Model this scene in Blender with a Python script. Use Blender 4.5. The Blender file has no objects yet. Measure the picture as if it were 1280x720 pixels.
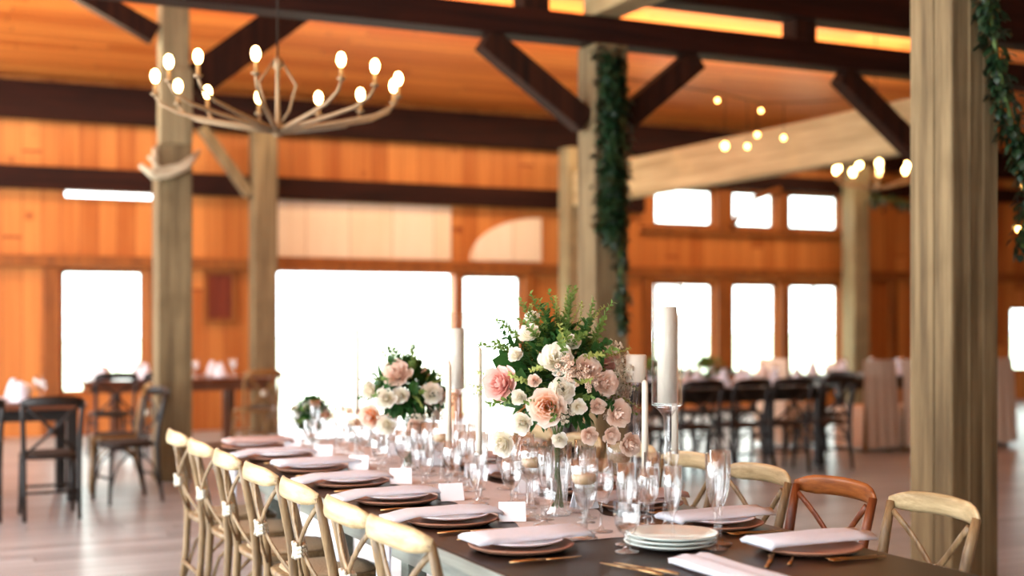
import bpy, bmesh, math, random
from mathutils import Vector, Matrix, noise
random.seed(7)
C = bpy.context.scene.collection
PI = math.pi

# ------------------------------------------------------------------ materials
def lin(h):
    v = [int(h[i:i+2], 16)/255 for i in (0, 2, 4)]
    return tuple((x/12.92 if x <= .04045 else ((x+.055)/1.055)**2.4) for x in v) + (1,)

def mat(name):
    m = bpy.data.materials.new(name); m.use_nodes = True
    nt = m.node_tree; b = nt.nodes['Principled BSDF']
    return m, nt, b

def plain(name, col, rough=.5, spec=.5, metal=0, var=.0, bump=0, sc=40):
    m, nt, b = mat(name)
    b.inputs['Roughness'].default_value = rough
    b.inputs['Metallic'].default_value = metal
    b.inputs['Specular IOR Level'].default_value = spec
    tc = nt.nodes.new('ShaderNodeTexCoord'); no = nt.nodes.new('ShaderNodeTexNoise')
    no.inputs['Scale'].default_value = sc
    nt.links.new(tc.outputs['Object'], no.inputs['Vector'])
    mx = nt.nodes.new('ShaderNodeMix'); mx.data_type = 'RGBA'
    c = lin(col); k = 1-var
    mx.inputs['A'].default_value = (c[0]*k, c[1]*k, c[2]*k, 1); mx.inputs['B'].default_value = c
    nt.links.new(no.outputs['Fac'], mx.inputs['Factor'])
    nt.links.new(mx.outputs['Result'], b.inputs['Base Color'])
    if bump:
        bp = nt.nodes.new('ShaderNodeBump'); bp.inputs['Strength'].default_value = bump; bp.inputs['Distance'].default_value = .01
        nt.links.new(no.outputs['Fac'], bp.inputs['Height']); nt.links.new(bp.outputs['Normal'], b.inputs['Normal'])
    return m

def wood(name, c1, c2, axis=2, rough=.6, dens=18, stretch=.06, bump=.25, c3=None, spec=.4):
    """grain running along one object axis, tone shifted a little from object to object"""
    m, nt, b = mat(name); L = nt.links.new
    tc = nt.nodes.new('ShaderNodeTexCoord'); mp = nt.nodes.new('ShaderNodeMapping')
    s = [dens]*3; s[axis] = dens*stretch
    mp.inputs['Scale'].default_value = s
    oi = nt.nodes.new('ShaderNodeObjectInfo')
    ad = nt.nodes.new('ShaderNodeVectorMath'); ad.operation = 'ADD'
    ml = nt.nodes.new('ShaderNodeMath'); ml.operation = 'MULTIPLY'; ml.inputs[1].default_value = 13
    L(oi.outputs['Random'], ml.inputs[0]); L(tc.outputs['Object'], ad.inputs[0]); L(ml.outputs[0], ad.inputs[1])
    L(ad.outputs[0], mp.inputs['Vector'])
    n1 = nt.nodes.new('ShaderNodeTexNoise'); n1.inputs['Scale'].default_value = 1; n1.inputs['Detail'].default_value = 6
    n1.inputs['Roughness'].default_value = .65
    L(mp.outputs[0], n1.inputs['Vector'])
    n2 = nt.nodes.new('ShaderNodeTexNoise'); n2.inputs['Scale'].default_value = 2.2; n2.inputs['Detail'].default_value = 2
    L(tc.outputs['Object'], n2.inputs['Vector'])
    r = nt.nodes.new('ShaderNodeValToRGB')
    r.color_ramp.elements[0].position = .3; r.color_ramp.elements[0].color = lin(c1)
    r.color_ramp.elements[1].position = .68; r.color_ramp.elements[1].color = lin(c2)
    L(n1.outputs['Fac'], r.inputs['Fac'])
    mx = nt.nodes.new('ShaderNodeMix'); mx.data_type = 'RGBA'; mx.blend_type = 'MIX'
    mx.inputs['B'].default_value = lin(c3 or c1)
    mr = nt.nodes.new('ShaderNodeMapRange'); mr.inputs['From Min'].default_value = .55; mr.inputs['From Max'].default_value = .75
    mr.inputs['To Max'].default_value = .6
    L(n2.outputs['Fac'], mr.inputs['Value']); L(mr.outputs[0], mx.inputs['Factor'])
    L(r.outputs['Color'], mx.inputs['A']); L(mx.outputs['Result'], b.inputs['Base Color'])
    b.inputs['Roughness'].default_value = rough; b.inputs['Specular IOR Level'].default_value = spec
    bp = nt.nodes.new('ShaderNodeBump'); bp.inputs['Strength'].default_value = bump; bp.inputs['Distance'].default_value = .006
    L(n1.outputs['Fac'], bp.inputs['Height']); L(bp.outputs['Normal'], b.inputs['Normal'])
    return m

def boards(name, c1, c2, run=0, across=1, width=.14, rough=.5, groove=.012, length=3.0, gcol='1a0c06', knots=None, spec=.4, bump=.3, stain=None):
    """planks running along axis `run`, laid side by side along axis `across` (object space, metres)"""
    m, nt, b = mat(name); L = nt.links.new
    def M(op, a=None, bb=None, v=None):
        n = nt.nodes.new('ShaderNodeMath'); n.operation = op
        if a is not None:
            if isinstance(a, (int, float)): n.inputs[0].default_value = a
            else: L(a, n.inputs[0])
        if bb is not None:
            if isinstance(bb, (int, float)): n.inputs[1].default_value = bb
            else: L(bb, n.inputs[1])
        return n.outputs[0]
    tc = nt.nodes.new('ShaderNodeTexCoord'); sp = nt.nodes.new('ShaderNodeSeparateXYZ')
    L(tc.outputs['Object'], sp.inputs[0])
    u = M('DIVIDE', sp.outputs[across], width); idx = M('FLOOR', u); fr = M('FRACT', u)
    wn = nt.nodes.new('ShaderNodeTexWhiteNoise'); wn.noise_dimensions = '1D'; L(idx, wn.inputs['W'])
    ru = M('ADD', M('DIVIDE', sp.outputs[run], length), M('MULTIPLY', wn.outputs['Value'], 5.0))
    idr = M('FLOOR', ru)
    wn2 = nt.nodes.new('ShaderNodeTexWhiteNoise'); wn2.noise_dimensions = '2D'
    cb = nt.nodes.new('ShaderNodeCombineXYZ'); L(idx, cb.inputs[0]); L(idr, cb.inputs[1]); L(cb.outputs[0], wn2.inputs['Vector'])
    mp = nt.nodes.new('ShaderNodeMapping'); s = [14]*3; s[run] = .9; mp.inputs['Scale'].default_value = s
    ad = nt.nodes.new('ShaderNodeVectorMath'); ad.operation = 'ADD'
    L(tc.outputs['Object'], ad.inputs[0]); L(M('MULTIPLY', wn2.outputs['Value'], 9.0), ad.inputs[1]); L(ad.outputs[0], mp.inputs['Vector'])
    n1 = nt.nodes.new('ShaderNodeTexNoise'); n1.inputs['Scale'].default_value = 1; n1.inputs['Detail'].default_value = 5; L(mp.outputs[0], n1.inputs['Vector'])
    f = M('ADD', M('MULTIPLY', n1.outputs['Fac'], .6), M('MULTIPLY', wn2.outputs['Value'], .45))
    r = nt.nodes.new('ShaderNodeValToRGB'); r.color_ramp.elements[0].position = .2; r.color_ramp.elements[0].color = lin(c1)
    r.color_ramp.elements[1].position = .8; r.color_ramp.elements[1].color = lin(c2); L(f, r.inputs['Fac'])
    col = r.outputs['Color']
    if knots:
        vo = nt.nodes.new('ShaderNodeTexVoronoi'); vo.inputs['Scale'].default_value = 1.7
        L(tc.outputs['Object'], vo.inputs['Vector'])
        mr = nt.nodes.new('ShaderNodeMapRange'); mr.inputs['From Min'].default_value = .04; mr.inputs['From Max'].default_value = .13
        mr.inputs['To Min'].default_value = .75; mr.inputs['To Max'].default_value = 0
        L(vo.outputs['Distance'], mr.inputs['Value'])
        mk = nt.nodes.new('ShaderNodeMix'); mk.data_type = 'RGBA'; L(mr.outputs[0], mk.inputs['Factor']); L(col, mk.inputs['A']); mk.inputs['B'].default_value = lin(knots)
        col = mk.outputs['Result']
    g = M('MAXIMUM', M('LESS_THAN', fr, groove/width), M('LESS_THAN', M('FRACT', ru), .003))
    mg = nt.nodes.new('ShaderNodeMix'); mg.data_type = 'RGBA'; L(g, mg.inputs['Factor']); L(col, mg.inputs['A']); mg.inputs['B'].default_value = lin(gcol)
    L(mg.outputs['Result'], b.inputs['Base Color'])
    b.inputs['Roughness'].default_value = rough; b.inputs['Specular IOR Level'].default_value = spec
    bp = nt.nodes.new('ShaderNodeBump'); bp.inputs['Strength'].default_value = bump; bp.inputs['Distance'].default_value = .01
    L(M('SUBTRACT', M('MULTIPLY', n1.outputs['Fac'], .4), g), bp.inputs['Height']); L(bp.outputs['Normal'], b.inputs['Normal'])
    return m

def glassmat(name, tint='ffffff', clear=.93, rough=.02, lo=.10, hi=.85):
    m = bpy.data.materials.new(name); m.use_nodes = True; nt = m.node_tree; nt.nodes.clear(); L = nt.links.new
    o = nt.nodes.new('ShaderNodeOutputMaterial'); mx = nt.nodes.new('ShaderNodeMixShader')
    t = nt.nodes.new('ShaderNodeBsdfTransparent'); g = nt.nodes.new('ShaderNodeBsdfGlossy'); fr = nt.nodes.new('ShaderNodeLayerWeight')
    c = lin(tint); t.inputs['Color'].default_value = (c[0]*clear, c[1]*clear, c[2]*clear, 1)
    g.inputs['Roughness'].default_value = rough
    fr.inputs['Blend'].default_value = .35
    mr = nt.nodes.new('ShaderNodeMapRange'); mr.inputs['To Min'].default_value = lo; mr.inputs['To Max'].default_value = hi
    pw = nt.nodes.new('ShaderNodeMath'); pw.operation = 'POWER'; pw.inputs[1].default_value = 1.5; L(fr.outputs['Facing'], pw.inputs[0]); L(pw.outputs[0], mr.inputs['Value']); L(mr.outputs[0], mx.inputs['Fac'])
    L(t.outputs[0], mx.inputs[1]); L(g.outputs[0], mx.inputs[2]); L(mx.outputs[0], o.inputs['Surface'])
    return m

def petalmat(name, outer, inner, R):
    m, nt, b = mat(name); L = nt.links.new
    tc = nt.nodes.new('ShaderNodeTexCoord'); ln = nt.nodes.new('ShaderNodeVectorMath'); ln.operation = 'LENGTH'
    L(tc.outputs['Object'], ln.inputs[0])
    mr = nt.nodes.new('ShaderNodeMapRange'); mr.inputs['From Min'].default_value = R*.35; mr.inputs['From Max'].default_value = R*.95
    L(ln.outputs['Value'], mr.inputs['Value'])
    mx = nt.nodes.new('ShaderNodeMix'); mx.data_type = 'RGBA'; mx.inputs['A'].default_value = lin(inner); mx.inputs['B'].default_value = lin(outer)
    L(mr.outputs[0], mx.inputs['Factor']); L(mx.outputs['Result'], b.inputs['Base Color'])
    b.inputs['Roughness'].default_value = .7; b.inputs['Specular IOR Level'].default_value = .2
    return m

def translucent(m, k):
    nt = m.node_tree; b = nt.nodes['Principled BSDF']; o = [n for n in nt.nodes if n.type == 'OUTPUT_MATERIAL'][0]
    t = nt.nodes.new('ShaderNodeBsdfTranslucent'); mx = nt.nodes.new('ShaderNodeMixShader'); mx.inputs[0].default_value = k
    src = b.inputs['Base Color'].links[0].from_socket; nt.links.new(src, t.inputs['Color'])
    nt.links.new(b.outputs[0], mx.inputs[1]); nt.links.new(t.outputs[0], mx.inputs[2]); nt.links.new(mx.outputs[0], o.inputs['Surface'])
def emis(name, col, st):
    m = bpy.data.materials.new(name); m.use_nodes = True; b = m.node_tree.nodes['Principled BSDF']
    b.inputs['Emission Color'].default_value = lin(col); b.inputs['Emission Strength'].default_value = st
    b.inputs['Base Color'].default_value = lin(col)
    return m

P = {
 'post': wood('weathered post wood', '483820', '8a7654', 2, .8, 16, .05, .5, '544428'),
 'postp': wood('pale post wood', '6a5c40', '9c8a66', 2, .8, 16, .05, .4, 'a89a70'),
 'beamy': wood('pale beam wood', '8a744c', 'c0a87c', 1, .8, 14, .05, .4, 'b79d6c'),
 'dark': wood('dark beam stain', '140705', '34150a', 0, .7, 14, .05, .3, '1e0b06', spec=.15),
 'darkz': wood('dark brace stain', '160a06', '3a1c0e', 2, .7, 14, .05, .3, '200f08', spec=.15),
 'frame': wood('window frame wood', '6a3812', '9c5a20', 2, .55, 16, .06, .2),
 'ceil': boards('orange ceiling planks', 'ba581c', 'e88e40', 0, 1, .16, .45, .008, 3.6, '6a2c0c'),
 'wall': boards('orange wall boards', 'a0541c', 'cc8240', 2, 0, .22, .5, .008, 9, '7a3208', knots='7a3408'),
 'walllow': boards('lower wall boards', 'a84a0c', 'dd7a22', 2, 0, .22, .5, .006, 9, '8a3a08'),
 'pale': boards('sun glare boards', 'e6cba6', 'f2dfc4', 2, 0, .6, .5, .01, 9, 'b08a60'),  # sun glare on the wall put into a paler board colour
 'floor': boards('grey floor planks', '7f8386', 'a8adb0', 0, 1, .15, .32, .006, 2.6, '4a4642', spec=.5, bump=.12),
 'ttop': boards('dark walnut planks', '120b08', '2c1c12', 1, 0, .18, .38, .003, 8, '0a0605', spec=.2, bump=.1),
 'ttopx': boards('brown table planks', '3a1f12', '6a3a22', 0, 1, .18, .3, .003, 8, '150b07', spec=.5, bump=.1),
 'tedge': wood('grey green table edge', '6b6f66', '9aa096', 1, .35, 20, .05, .2, '7c8078', spec=.6),  # lighter grey green than the dark top
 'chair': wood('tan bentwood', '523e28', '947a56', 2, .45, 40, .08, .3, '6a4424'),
 'chairlit': wood('window lit crest bentwood', '8c7650', 'ccb68e', 0, .4, 35, .08, .2, 'b09060'),  # crest tone lightened for the window light falling on it
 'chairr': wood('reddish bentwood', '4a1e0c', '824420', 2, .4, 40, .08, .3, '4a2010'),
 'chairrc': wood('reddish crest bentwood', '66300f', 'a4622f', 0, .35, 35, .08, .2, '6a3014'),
 'chairk': wood('black bentwood', '0c0806', '1e130d', 2, .45, 40, .08, .2),
 'gold': wood('honey bentwood', '6e4a22', '96703c', 2, .4, 40, .08, .2),
 'rattan': plain('rattan wrap', 'e0d8c4', .6, .3, 0, .25, .6, 120),
 'pad': plain('natural woven seat', 'b9a080', .8, .2, 0, .3, .6, 90),
 'padk': plain('grey woven seat', '3a3430', .8, .2, 0, .3, .6, 90),
 'linen': plain('lavender white linen', 'eff2fa', .85, .2, 0, .06, .25, 60),
 'linenp': plain('rose linen', 'e4d0cc', .85, .2, 0, .1, .25, 60),
 'drape': plain('beige chair linen', 'd9c2aa', .85, .2, 0, .12, .3, 30),
 'charger': plain('terracotta charger', 'a5745c', .5, .4, 0, .2, .1, 20),
 'plate': plain('pale grey glaze', 'c9d2cc', .18, .5, 0, .05, 0, 20),
 'platew': plain('white glaze', 'ece8ee', .2, .5, 0, .03, 0, 20),
 'card': plain('white card', 'f4f4fa', .8, .2, 0, .02),
 'brass': plain('brushed gold', 'c9a878', .28, .5, 1, .1),
 'bronze': plain('aged antler bronze', '9a8060', .5, .5, .35, .3, .2, 30),
 'iron': plain('dark iron', '241a14', .5, .5, .6, .2),
 'glass': glassmat('clear crystal', 'ffffff', .995),
 'cyl': glassmat('thin cylinder glass', 'ffffff', .995, .02, .02, .6),
 'pane': glassmat('window glass', 'fafffa', .99, .02, .03, .3),
 'wax': plain('ivory wax', 'efe6d6', .45, .4, 0, .05),
 'waxp': plain('honey wax', 'e8c496', .4, .4, 0, .08),
 'water': glassmat('water', 'fcfefd', .99, .02, .02, .3),
 'leaf': plain('fresh leaf green', '7c9c4c', .55, .4, 0, .45, 0, 25),
 'leafd': plain('deep leaf green', '3a6a30', .5, .4, 0, .5, 0, 25),
 'leafy': plain('yellow green leaf', 'b4c06a', .55, .4, 0, .35, 0, 25),
 'garl': plain('garland green', '16351a', .45, .5, 0, .6, 0, 12),
 'stem': plain('green stem', '5c7038', .6, .3, 0, .2),
 'bulb': emis('warm bulb glow', 'ffcf80', 26),
 'bulbs': emis('amber small bulb glow', 'ffb860', 14),
 'flame': emis('flame glow', 'ffb050', 10),
 'redboard': wood('red brown board', '5a2010', '7a3018', 2, .5),
 'blossom': plain('tiny white blossom', 'f2ead8', .7, .2, 0, .1),
 'blossomp': plain('tiny blush blossom', 'ecd2bc', .7, .2, 0, .1),
 'lawn': plain('outside lawn', 'd4dac4', .9, .1, 0, .2, 0, 3),
 'bounce': boards('neutral bounce boards', 'b4b4b0', 'd8d8d4', 2, 0, .22, .7, .006, 9, '8a8a86'),  # pale grey for unseen walls, keeps their bounced light neutral
 'curve': plain('added pale curve', 'd8c8a8', .8, .2, 0, .3, .6, 80),
}
P['rose_w'] = petalmat('white petals', 'faf6ee', 'f6eed8', .05)
P['rose_b'] = petalmat('blush petals', 'f8e8dc', 'f2d2bc', .05)
P['rose_p'] = petalmat('pink petals', 'fadcd4', 'f2b6aa', .05)
P['rose_o'] = petalmat('cream petals with apricot heart', 'f8ece2', 'f0ae70', .05)

for k_ in ('rose_w','rose_b','rose_p','rose_o','leaf','leafd','leafy','linen','linenp','blossom','blossomp'): translucent(P[k_], .38)
for k_ in ('wax','waxp'): translucent(P[k_], .22)
P['gauze'] = plain('added runner gauze', 'ecdcd6', .9, .1, 0, .12, .3, 50); translucent(P['gauze'], .3)
# ------------------------------------------------------------------ mesh helpers
class MB:
    def __init__(s): s.v = []; s.f = []
    def add(s, vs, fs, M=None):
        o = len(s.v)
        s.v += [tuple(M @ Vector(v)) if M is not None else tuple(v) for v in vs]
        s.f += [tuple(i+o for i in f) for f in fs]
    def box(s, x0, x1, y0, y1, z0, z1, M=None):
        s.add([(x0,y0,z0),(x1,y0,z0),(x1,y1,z0),(x0,y1,z0),(x0,y0,z1),(x1,y0,z1),(x1,y1,z1),(x0,y1,z1)],
              [(0,3,2,1),(4,5,6,7),(0,1,5,4),(1,2,6,5),(2,3,7,6),(3,0,4,7)], M)
    def bar(s, a, b, w, h, up=(0,0,1)):
        a, b = Vector(a), Vector(b); d = b-a; L = d.length; d.normalize()
        side = d.cross(Vector(up)).normalized(); u = side.cross(d)
        M = Matrix((( d.x, side.x, u.x, a.x),(d.y, side.y, u.y, a.y),(d.z, side.z, u.z, a.z),(0,0,0,1)))
        s.box(0, L, -w/2, w/2, -h/2, h/2, M)
    def tube(s, pts, r, n=8, rb=None, up=None, cap=True):
        pts = [Vector(p) for p in pts]; m = len(pts)
        ra = r if isinstance(r, (list, tuple)) else [r]*m
        rb = ra if rb is None else (rb if isinstance(rb, (list, tuple)) else [rb]*m)
        prev = Vector(up) if up else None; vs = []
        for i, p in enumerate(pts):
            t = (pts[min(i+1, m-1)]-pts[max(i-1, 0)]).normalized()
            if prev is None: prev = Vector((0,0,1)) if abs(t.z) < .9 else Vector((1,0,0))
            sd = t.cross(prev)
            if sd.length < 1e-5: sd = t.cross(Vector((.3,.7,.1)))
            sd.normalize(); u = sd.cross(t).normalized()
            if not up: prev = u
            for k in range(n):
                a = 2*PI*k/n; vs.append(p + sd*math.cos(a)*ra[i] + u*math.sin(a)*rb[i])
        fs = [(i*n+k, i*n+(k+1)%n, (i+1)*n+(k+1)%n, (i+1)*n+k) for i in range(m-1) for k in range(n)]
        if cap: fs += [tuple(range(n))[::-1], tuple((m-1)*n+k for k in range(n))]
        s.add(vs, fs)
    def lathe(s, prof, n=16, M=None, facet=0):
        vs = []
        for (r, z) in prof:
            for k in range(n):
                a = 2*PI*k/n; rr = r*(1+(facet if k % 2 else 0)); vs.append((rr*math.cos(a), rr*math.sin(a), z))
        m = len(prof)
        fs = [(i*n+k, i*n+(k+1)%n, (i+1)*n+(k+1)%n, (i+1)*n+k) for i in range(m-1) for k in range(n)]
        if prof[0][0] > 1e-4: pass
        s.add(vs, fs, M)
    def ball(s, c, r, rz=None, n=8, m=6):
        rz = rz or r
        pr = [(max(1e-4, r*math.sin(PI*i/m)), -rz*math.cos(PI*i/m)) for i in range(m+1)]
        s.lathe(pr, n, Matrix.Translation(c))
    def grid(s, fn, nu, nv):
        vs = [fn(i/nu, j/nv) for j in range(nv+1) for i in range(nu+1)]
        s.add(vs, [(j*(nu+1)+i, j*(nu+1)+i+1, (j+1)*(nu+1)+i+1, (j+1)*(nu+1)+i) for j in range(nv) for i in range(nu)])
    def mesh(s, name, m, smooth=True, bevel=0):
        me = bpy.data.meshes.new(name); me.from_pydata(s.v, [], s.f); me.validate()
        bm = bmesh.new(); bm.from_mesh(me); bmesh.ops.recalc_face_normals(bm, faces=bm.faces)
        if bevel: bmesh.ops.bevel(bm, geom=list(bm.edges), offset=bevel, segments=2, affect='EDGES', profile=.5)
        bm.to_mesh(me); bm.free(); me.materials.append(m)
        for p in me.polygons: p.use_smooth = smooth
        return me
    def build(s, name, m, parent=None, loc=None, smooth=True, bevel=0):
        return link(name, s.mesh(name, m, smooth, bevel), parent, loc)

def link(name, me, parent=None, loc=None):
    o = bpy.data.objects.new(name, me); C.objects.link(o)
    if parent: o.parent = parent
    if loc: o.location = loc
    return o
def tag(o, label=None, cat=None, group=None, kind=None):
    if label: o['label'] = label
    if cat: o['category'] = cat
    if group: o['group'] = group
    if kind: o['kind'] = kind
    return o
def thing(name, label, cat, loc=(0,0,0), rz=0, group=None):
    o = bpy.data.objects.new(name, None); C.objects.link(o); o.location = loc; o.rotation_euler = (0,0,rz)
    return tag(o, label, cat, group)
KIDS = {}
def dup(root, loc, rz=0, label=None, group=None, scale=None):
    def cp(o, par):
        c = o.copy(); C.objects.link(c); c.parent = par
        for k in children_of(o): cp(k, c)
        return c
    r = cp(root, None); r.location = loc; r.rotation_euler = (0,0,rz)
    if scale: r.scale = scale
    if label: r['label'] = label
    if group: r['group'] = group
    return r
def children_of(o): return list(o.children)
class Proto:
    """first placement moves the original, later ones copy it"""
    def __init__(s, root): s.r = root; s.used = False
    def put(s, loc, rz, label, group=None, scale=None):
        if not s.used:
            s.used = True; o = s.r; o.location = loc; o.rotation_euler = (0,0,rz)
            if scale: o.scale = scale
            o['label'] = label
            if group: o['group'] = group
            return o
        return dup(s.r, loc, rz, label, group, scale)
def box_obj(name, m, x0, x1, y0, y1, z0, z1, bevel=0, parent=None):
    """a squared timber or slab with its own origin"""
    c = Vector(((x0+x1)/2, (y0+y1)/2, z0)); b = MB(); b.box(x0-c.x, x1-c.x, y0-c.y, y1-c.y, 0, z1-z0)
    return b.build(name, m, parent, c, False, bevel)

# ------------------------------------------------------------------ setting
YW = 16.5
def struct(o): return tag(o, kind='structure')
b = MB(); b.box(-4, 19, -5, 17.2, -.1, 0); struct(b.build('floor', P['floor'], smooth=False))
b = MB(); b.box(-60, 80, 17.2, 90, -.2, -.06); tag(b.build('ground', P['lawn'], smooth=False), kind='structure')
def zc(y): return 4.30 + (16.8-y)*.11
b = MB(); y0, y1 = -5, 17.0
b.add([(-4,y0,zc(y0)),(19,y0,zc(y0)),(19,y1,zc(y1)),(-4,y1,zc(y1)),(-4,y0,zc(y0)+.15),(19,y0,zc(y0)+.15),(19,y1,zc(y1)+.15),(-4,y1,zc(y1)+.15)],
      [(0,1,2,3),(7,6,5,4),(0,4,5,1),(1,5,6,2),(2,6,7,3),(3,7,4,0)])
struct(b.build('ceiling', P['ceil'], smooth=False))
# back wall: boards around the openings
lower = [(1.76,2.75,.5,2.02),(4.41,6.90,0,2.02),(7.04,7.95,0,2.02),(10.12,11.2,.5,1.95),(11.53,12.38,.5,1.95),(12.6,13.6,.5,1.95),(17.3,18.0,.5,1.6)]
w = MB(); x = -4
def wb(x0, x1, z0, z1):
    if x1 > x0 and z1 > z0: w.box(x0, x1, YW, YW+.16, z0, z1)
for (a, c_, z0, z1) in lower:
    wb(x, a, 0, 2.02); wb(a, c_, 0, z0); wb(a, c_, z1, 2.02); x = c_
wb(x, 19, 0, 2.02)
upper = [(1.82,2.86,2.90,2.97),(10.14,11.2,2.81,3.37),(11.53,12.34,2.81,3.37),(12.6,13.6,2.81,3.37)]
x = -4
for (a, c_, z0, z1) in upper:
    wb(x, a, 2.02, 4.32); wb(a, c_, 2.02, z0); wb(a, c_, z1, 4.32); x = c_
wb(x, 19, 2.02, 4.32)
struct(w.build('wall_back', P['wall'], smooth=False))
b = MB(); b.box(19, 19.15, -5, 16.66, 0, 7); struct(b.build('wall_right', P['wall'], smooth=False))
b = MB(); b.box(-4.15, -4, -5, -1.5, 0, 7); struct(b.build('unseen_wall_left', P['bounce'], smooth=False))  # unseen wall piece, added to keep light off camera-facing sides
b = MB(); b.box(-1.5, 19, -5.15, -5, 0, 7); b.box(-4, -1.5, -5.15, -5, 0, .9); b.box(-4, -1.5, -5.15, -5, 3.6, 7); struct(b.build('unseen_wall_front', P['bounce'], smooth=False))  # unseen wall, its opening shaped to let in fill light
# sun glare over the doorway put into a pale panel and a quarter-round one
b = MB(); b.box(4.30, 6.86, YW-.03, YW+.0, 2.22, 2.95); struct(b.build('trim_1', P['pale'], smooth=False))  # stands in for sun glare, not a real trim piece
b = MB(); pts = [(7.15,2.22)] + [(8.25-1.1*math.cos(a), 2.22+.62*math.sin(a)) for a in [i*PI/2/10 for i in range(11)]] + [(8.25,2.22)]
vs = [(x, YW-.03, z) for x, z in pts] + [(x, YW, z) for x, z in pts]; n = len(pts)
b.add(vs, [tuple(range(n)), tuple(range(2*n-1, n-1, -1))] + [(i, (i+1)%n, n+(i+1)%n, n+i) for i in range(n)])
struct(b.build('trim_2', P['pale'], smooth=False))  # quarter-round stand-in for sun glare, not a real trim piece
# horizontal bands on the wall
struct(box_obj('trim_3', P['dark'], -4, 18.9, YW-.16, YW, 3.80, 4.25, .01))
struct(box_obj('trim_4', P['dark'], -4, 9.9, YW-.14, YW, 2.97, 3.24, .01))
struct(box_obj('trim_5', P['frame'], -4, 18.9, YW-.10, YW, 2.04, 2.18, .008))
for i, (x0, x1) in enumerate([(1.56,1.74),(2.77,2.95),(4.24,4.39),(6.90,7.04),(7.97,8.12),(9.92,10.1),(11.22,11.51),(12.4,12.58),(13.62,13.8),(14.6,14.72)]):
    struct(box_obj('trim_%d' % (6+i), P['frame'], x0, x1, YW-.08, YW+(.0), 0, 2.03, .006))
struct(box_obj('trim_16', P['frame'], 9.9, 13.9, YW-.07, YW, 2.68, 2.79, .006))
struct(box_obj('trim_17', P['dark'], 9.9, 18.9, YW-.12, YW, 3.39, 3.62, .006))
for i, x in enumerate((11.22, 12.36, 13.62)):
    struct(box_obj('trim_%d' % (18+i), P['frame'], x, x+(.29 if i == 0 else .22), YW-.06, YW, 2.79, 3.39, .006))
def win(n, x0, x1, z0, z1, bars=()):
    fr = MB(); t = .045
    for (a, c_, d, e) in ((x0,x1,z0,z0+t),(x0,x1,z1-t,z1),(x0,x0+t,z0+t,z1-t),(x1-t,x1,z0+t,z1-t)): fr.box(a, c_, YW+.03, YW+.09, d, e)
    for bx in bars: fr.box(bx-.02, bx+.02, YW+.04, YW+.08, z0+t, z1-t)
    o = struct(fr.build('window_%d' % n, P['frame'], smooth=False))
    g = MB(); g.box(x0+t, x1-t, YW+.055, YW+.065, z0+t, z1-t); g.build('glass_pane', P['pane'], o, smooth=False)
    return o
win(1, 1.76, 2.75, .5, 2.02)
win(2, 10.12, 11.2, .5, 1.95); win(3, 11.53, 12.38, .5, 1.95); win(4, 12.6, 13.6, .5, 1.95, (13.12,))
win(5, 10.14, 11.2, 2.81, 3.37); win(6, 11.53, 12.34, 2.81, 3.37); win(7, 12.6, 13.6, 2.81, 3.37); win(8, 7.04, 7.95, .05, 2.02)
win(9, 17.3, 18.0, .5, 1.6)
# curved bracket that cuts the corner of the middle clerestory window
b = MB(); b.tube([(11.45,YW-.112,2.80),(11.62,YW-.112,3.08),(11.9,YW-.112,3.27),(12.34,YW-.112,3.42)], .05, 8)
tag(b.build('curved_bracket', P['frame']), 'curved orange wood bracket cutting the corner of the middle upper window', 'bracket')
# dark framed board on the wall between the two left posts
t = thing('wall_board', 'dark red framed wooden board on the orange wall between the two left posts', 'board', (3.68, YW-.001, 1.36))
b = MB(); b.box(-.15,.15,-.03,-.005,.06,.62); b.build('panel', P['redboard'], t, smooth=False)
b = MB()
for q in ((-.21,.21,0,.06),(-.21,.21,.62,.68),(-.21,-.15,.06,.62),(.15,.21,.06,.62)): b.box(q[0],q[1],-.05,0,q[2],q[3])
b.build('frame', P['frame'], t, smooth=False)

# ------------------------------------------------------------------ timber frame
HP = .148
GP = 'squared timber posts of the hall'
def post(x, y, z1, m, label, w_=HP, d=HP, groove=True):
    b = MB(); b.box(-w_, w_, -d, d, 0, z1)
    t = b.build('timber_post', m, None, (x, y, 0), False, .012)
    return tag(t, label, 'post', GP)
A = post(4.84, 5.00, 3.78, P['post'], 'big weathered timber post nearest the camera, right of the dining table')
# grooves and split strips on the near post
b = MB(); b.box(-.155,-.148,-.03,.10,0,3.78); b.box(-.04,-.02,-.156,-.148,0,3.78); b.box(.055,.148,-.158,-.148,0,3.78)
s_ = b.build('facing_strip', P['post'], A, smooth=False, bevel=.002); s_['label'] = 'raised weathered strips split by deep grooves'
Bp = post(5.05, 9.0, 3.585, P['post'], 'ivy-hung timber post rising behind the tall flower arrangement')
Cp = post(2.18, 11.64, 2.95, P['post'], 'grey-brown timber post behind the chandelier, left of the doorway')
Dp = post(4.12, 16.0, 3.79, P['post'], 'narrower-looking timber post at the left jamb of the bright doorway')
Ep = post(8.50, 16.0, 3.79, P['postp'], 'pale timber post half hidden behind the ivy-hung post')
Gp = post(8.56, 9.0, 3.585, P['post'], 'timber post hidden behind the big near post on the right')
Fp = post(13.50, 16.0, 3.79, P['postp'], 'timber post at the right end of the back windows')
b = MB(); b.box(-.11,.13,-.12,.12,2.952,4.6); b.box(-.13,.15,-.15,-.12,2.952,3.62)
o = b.build('upper_post', P['postp'], Cp, smooth=False, bevel=.01); o['label'] = 'pale upper length of the post'

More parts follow.
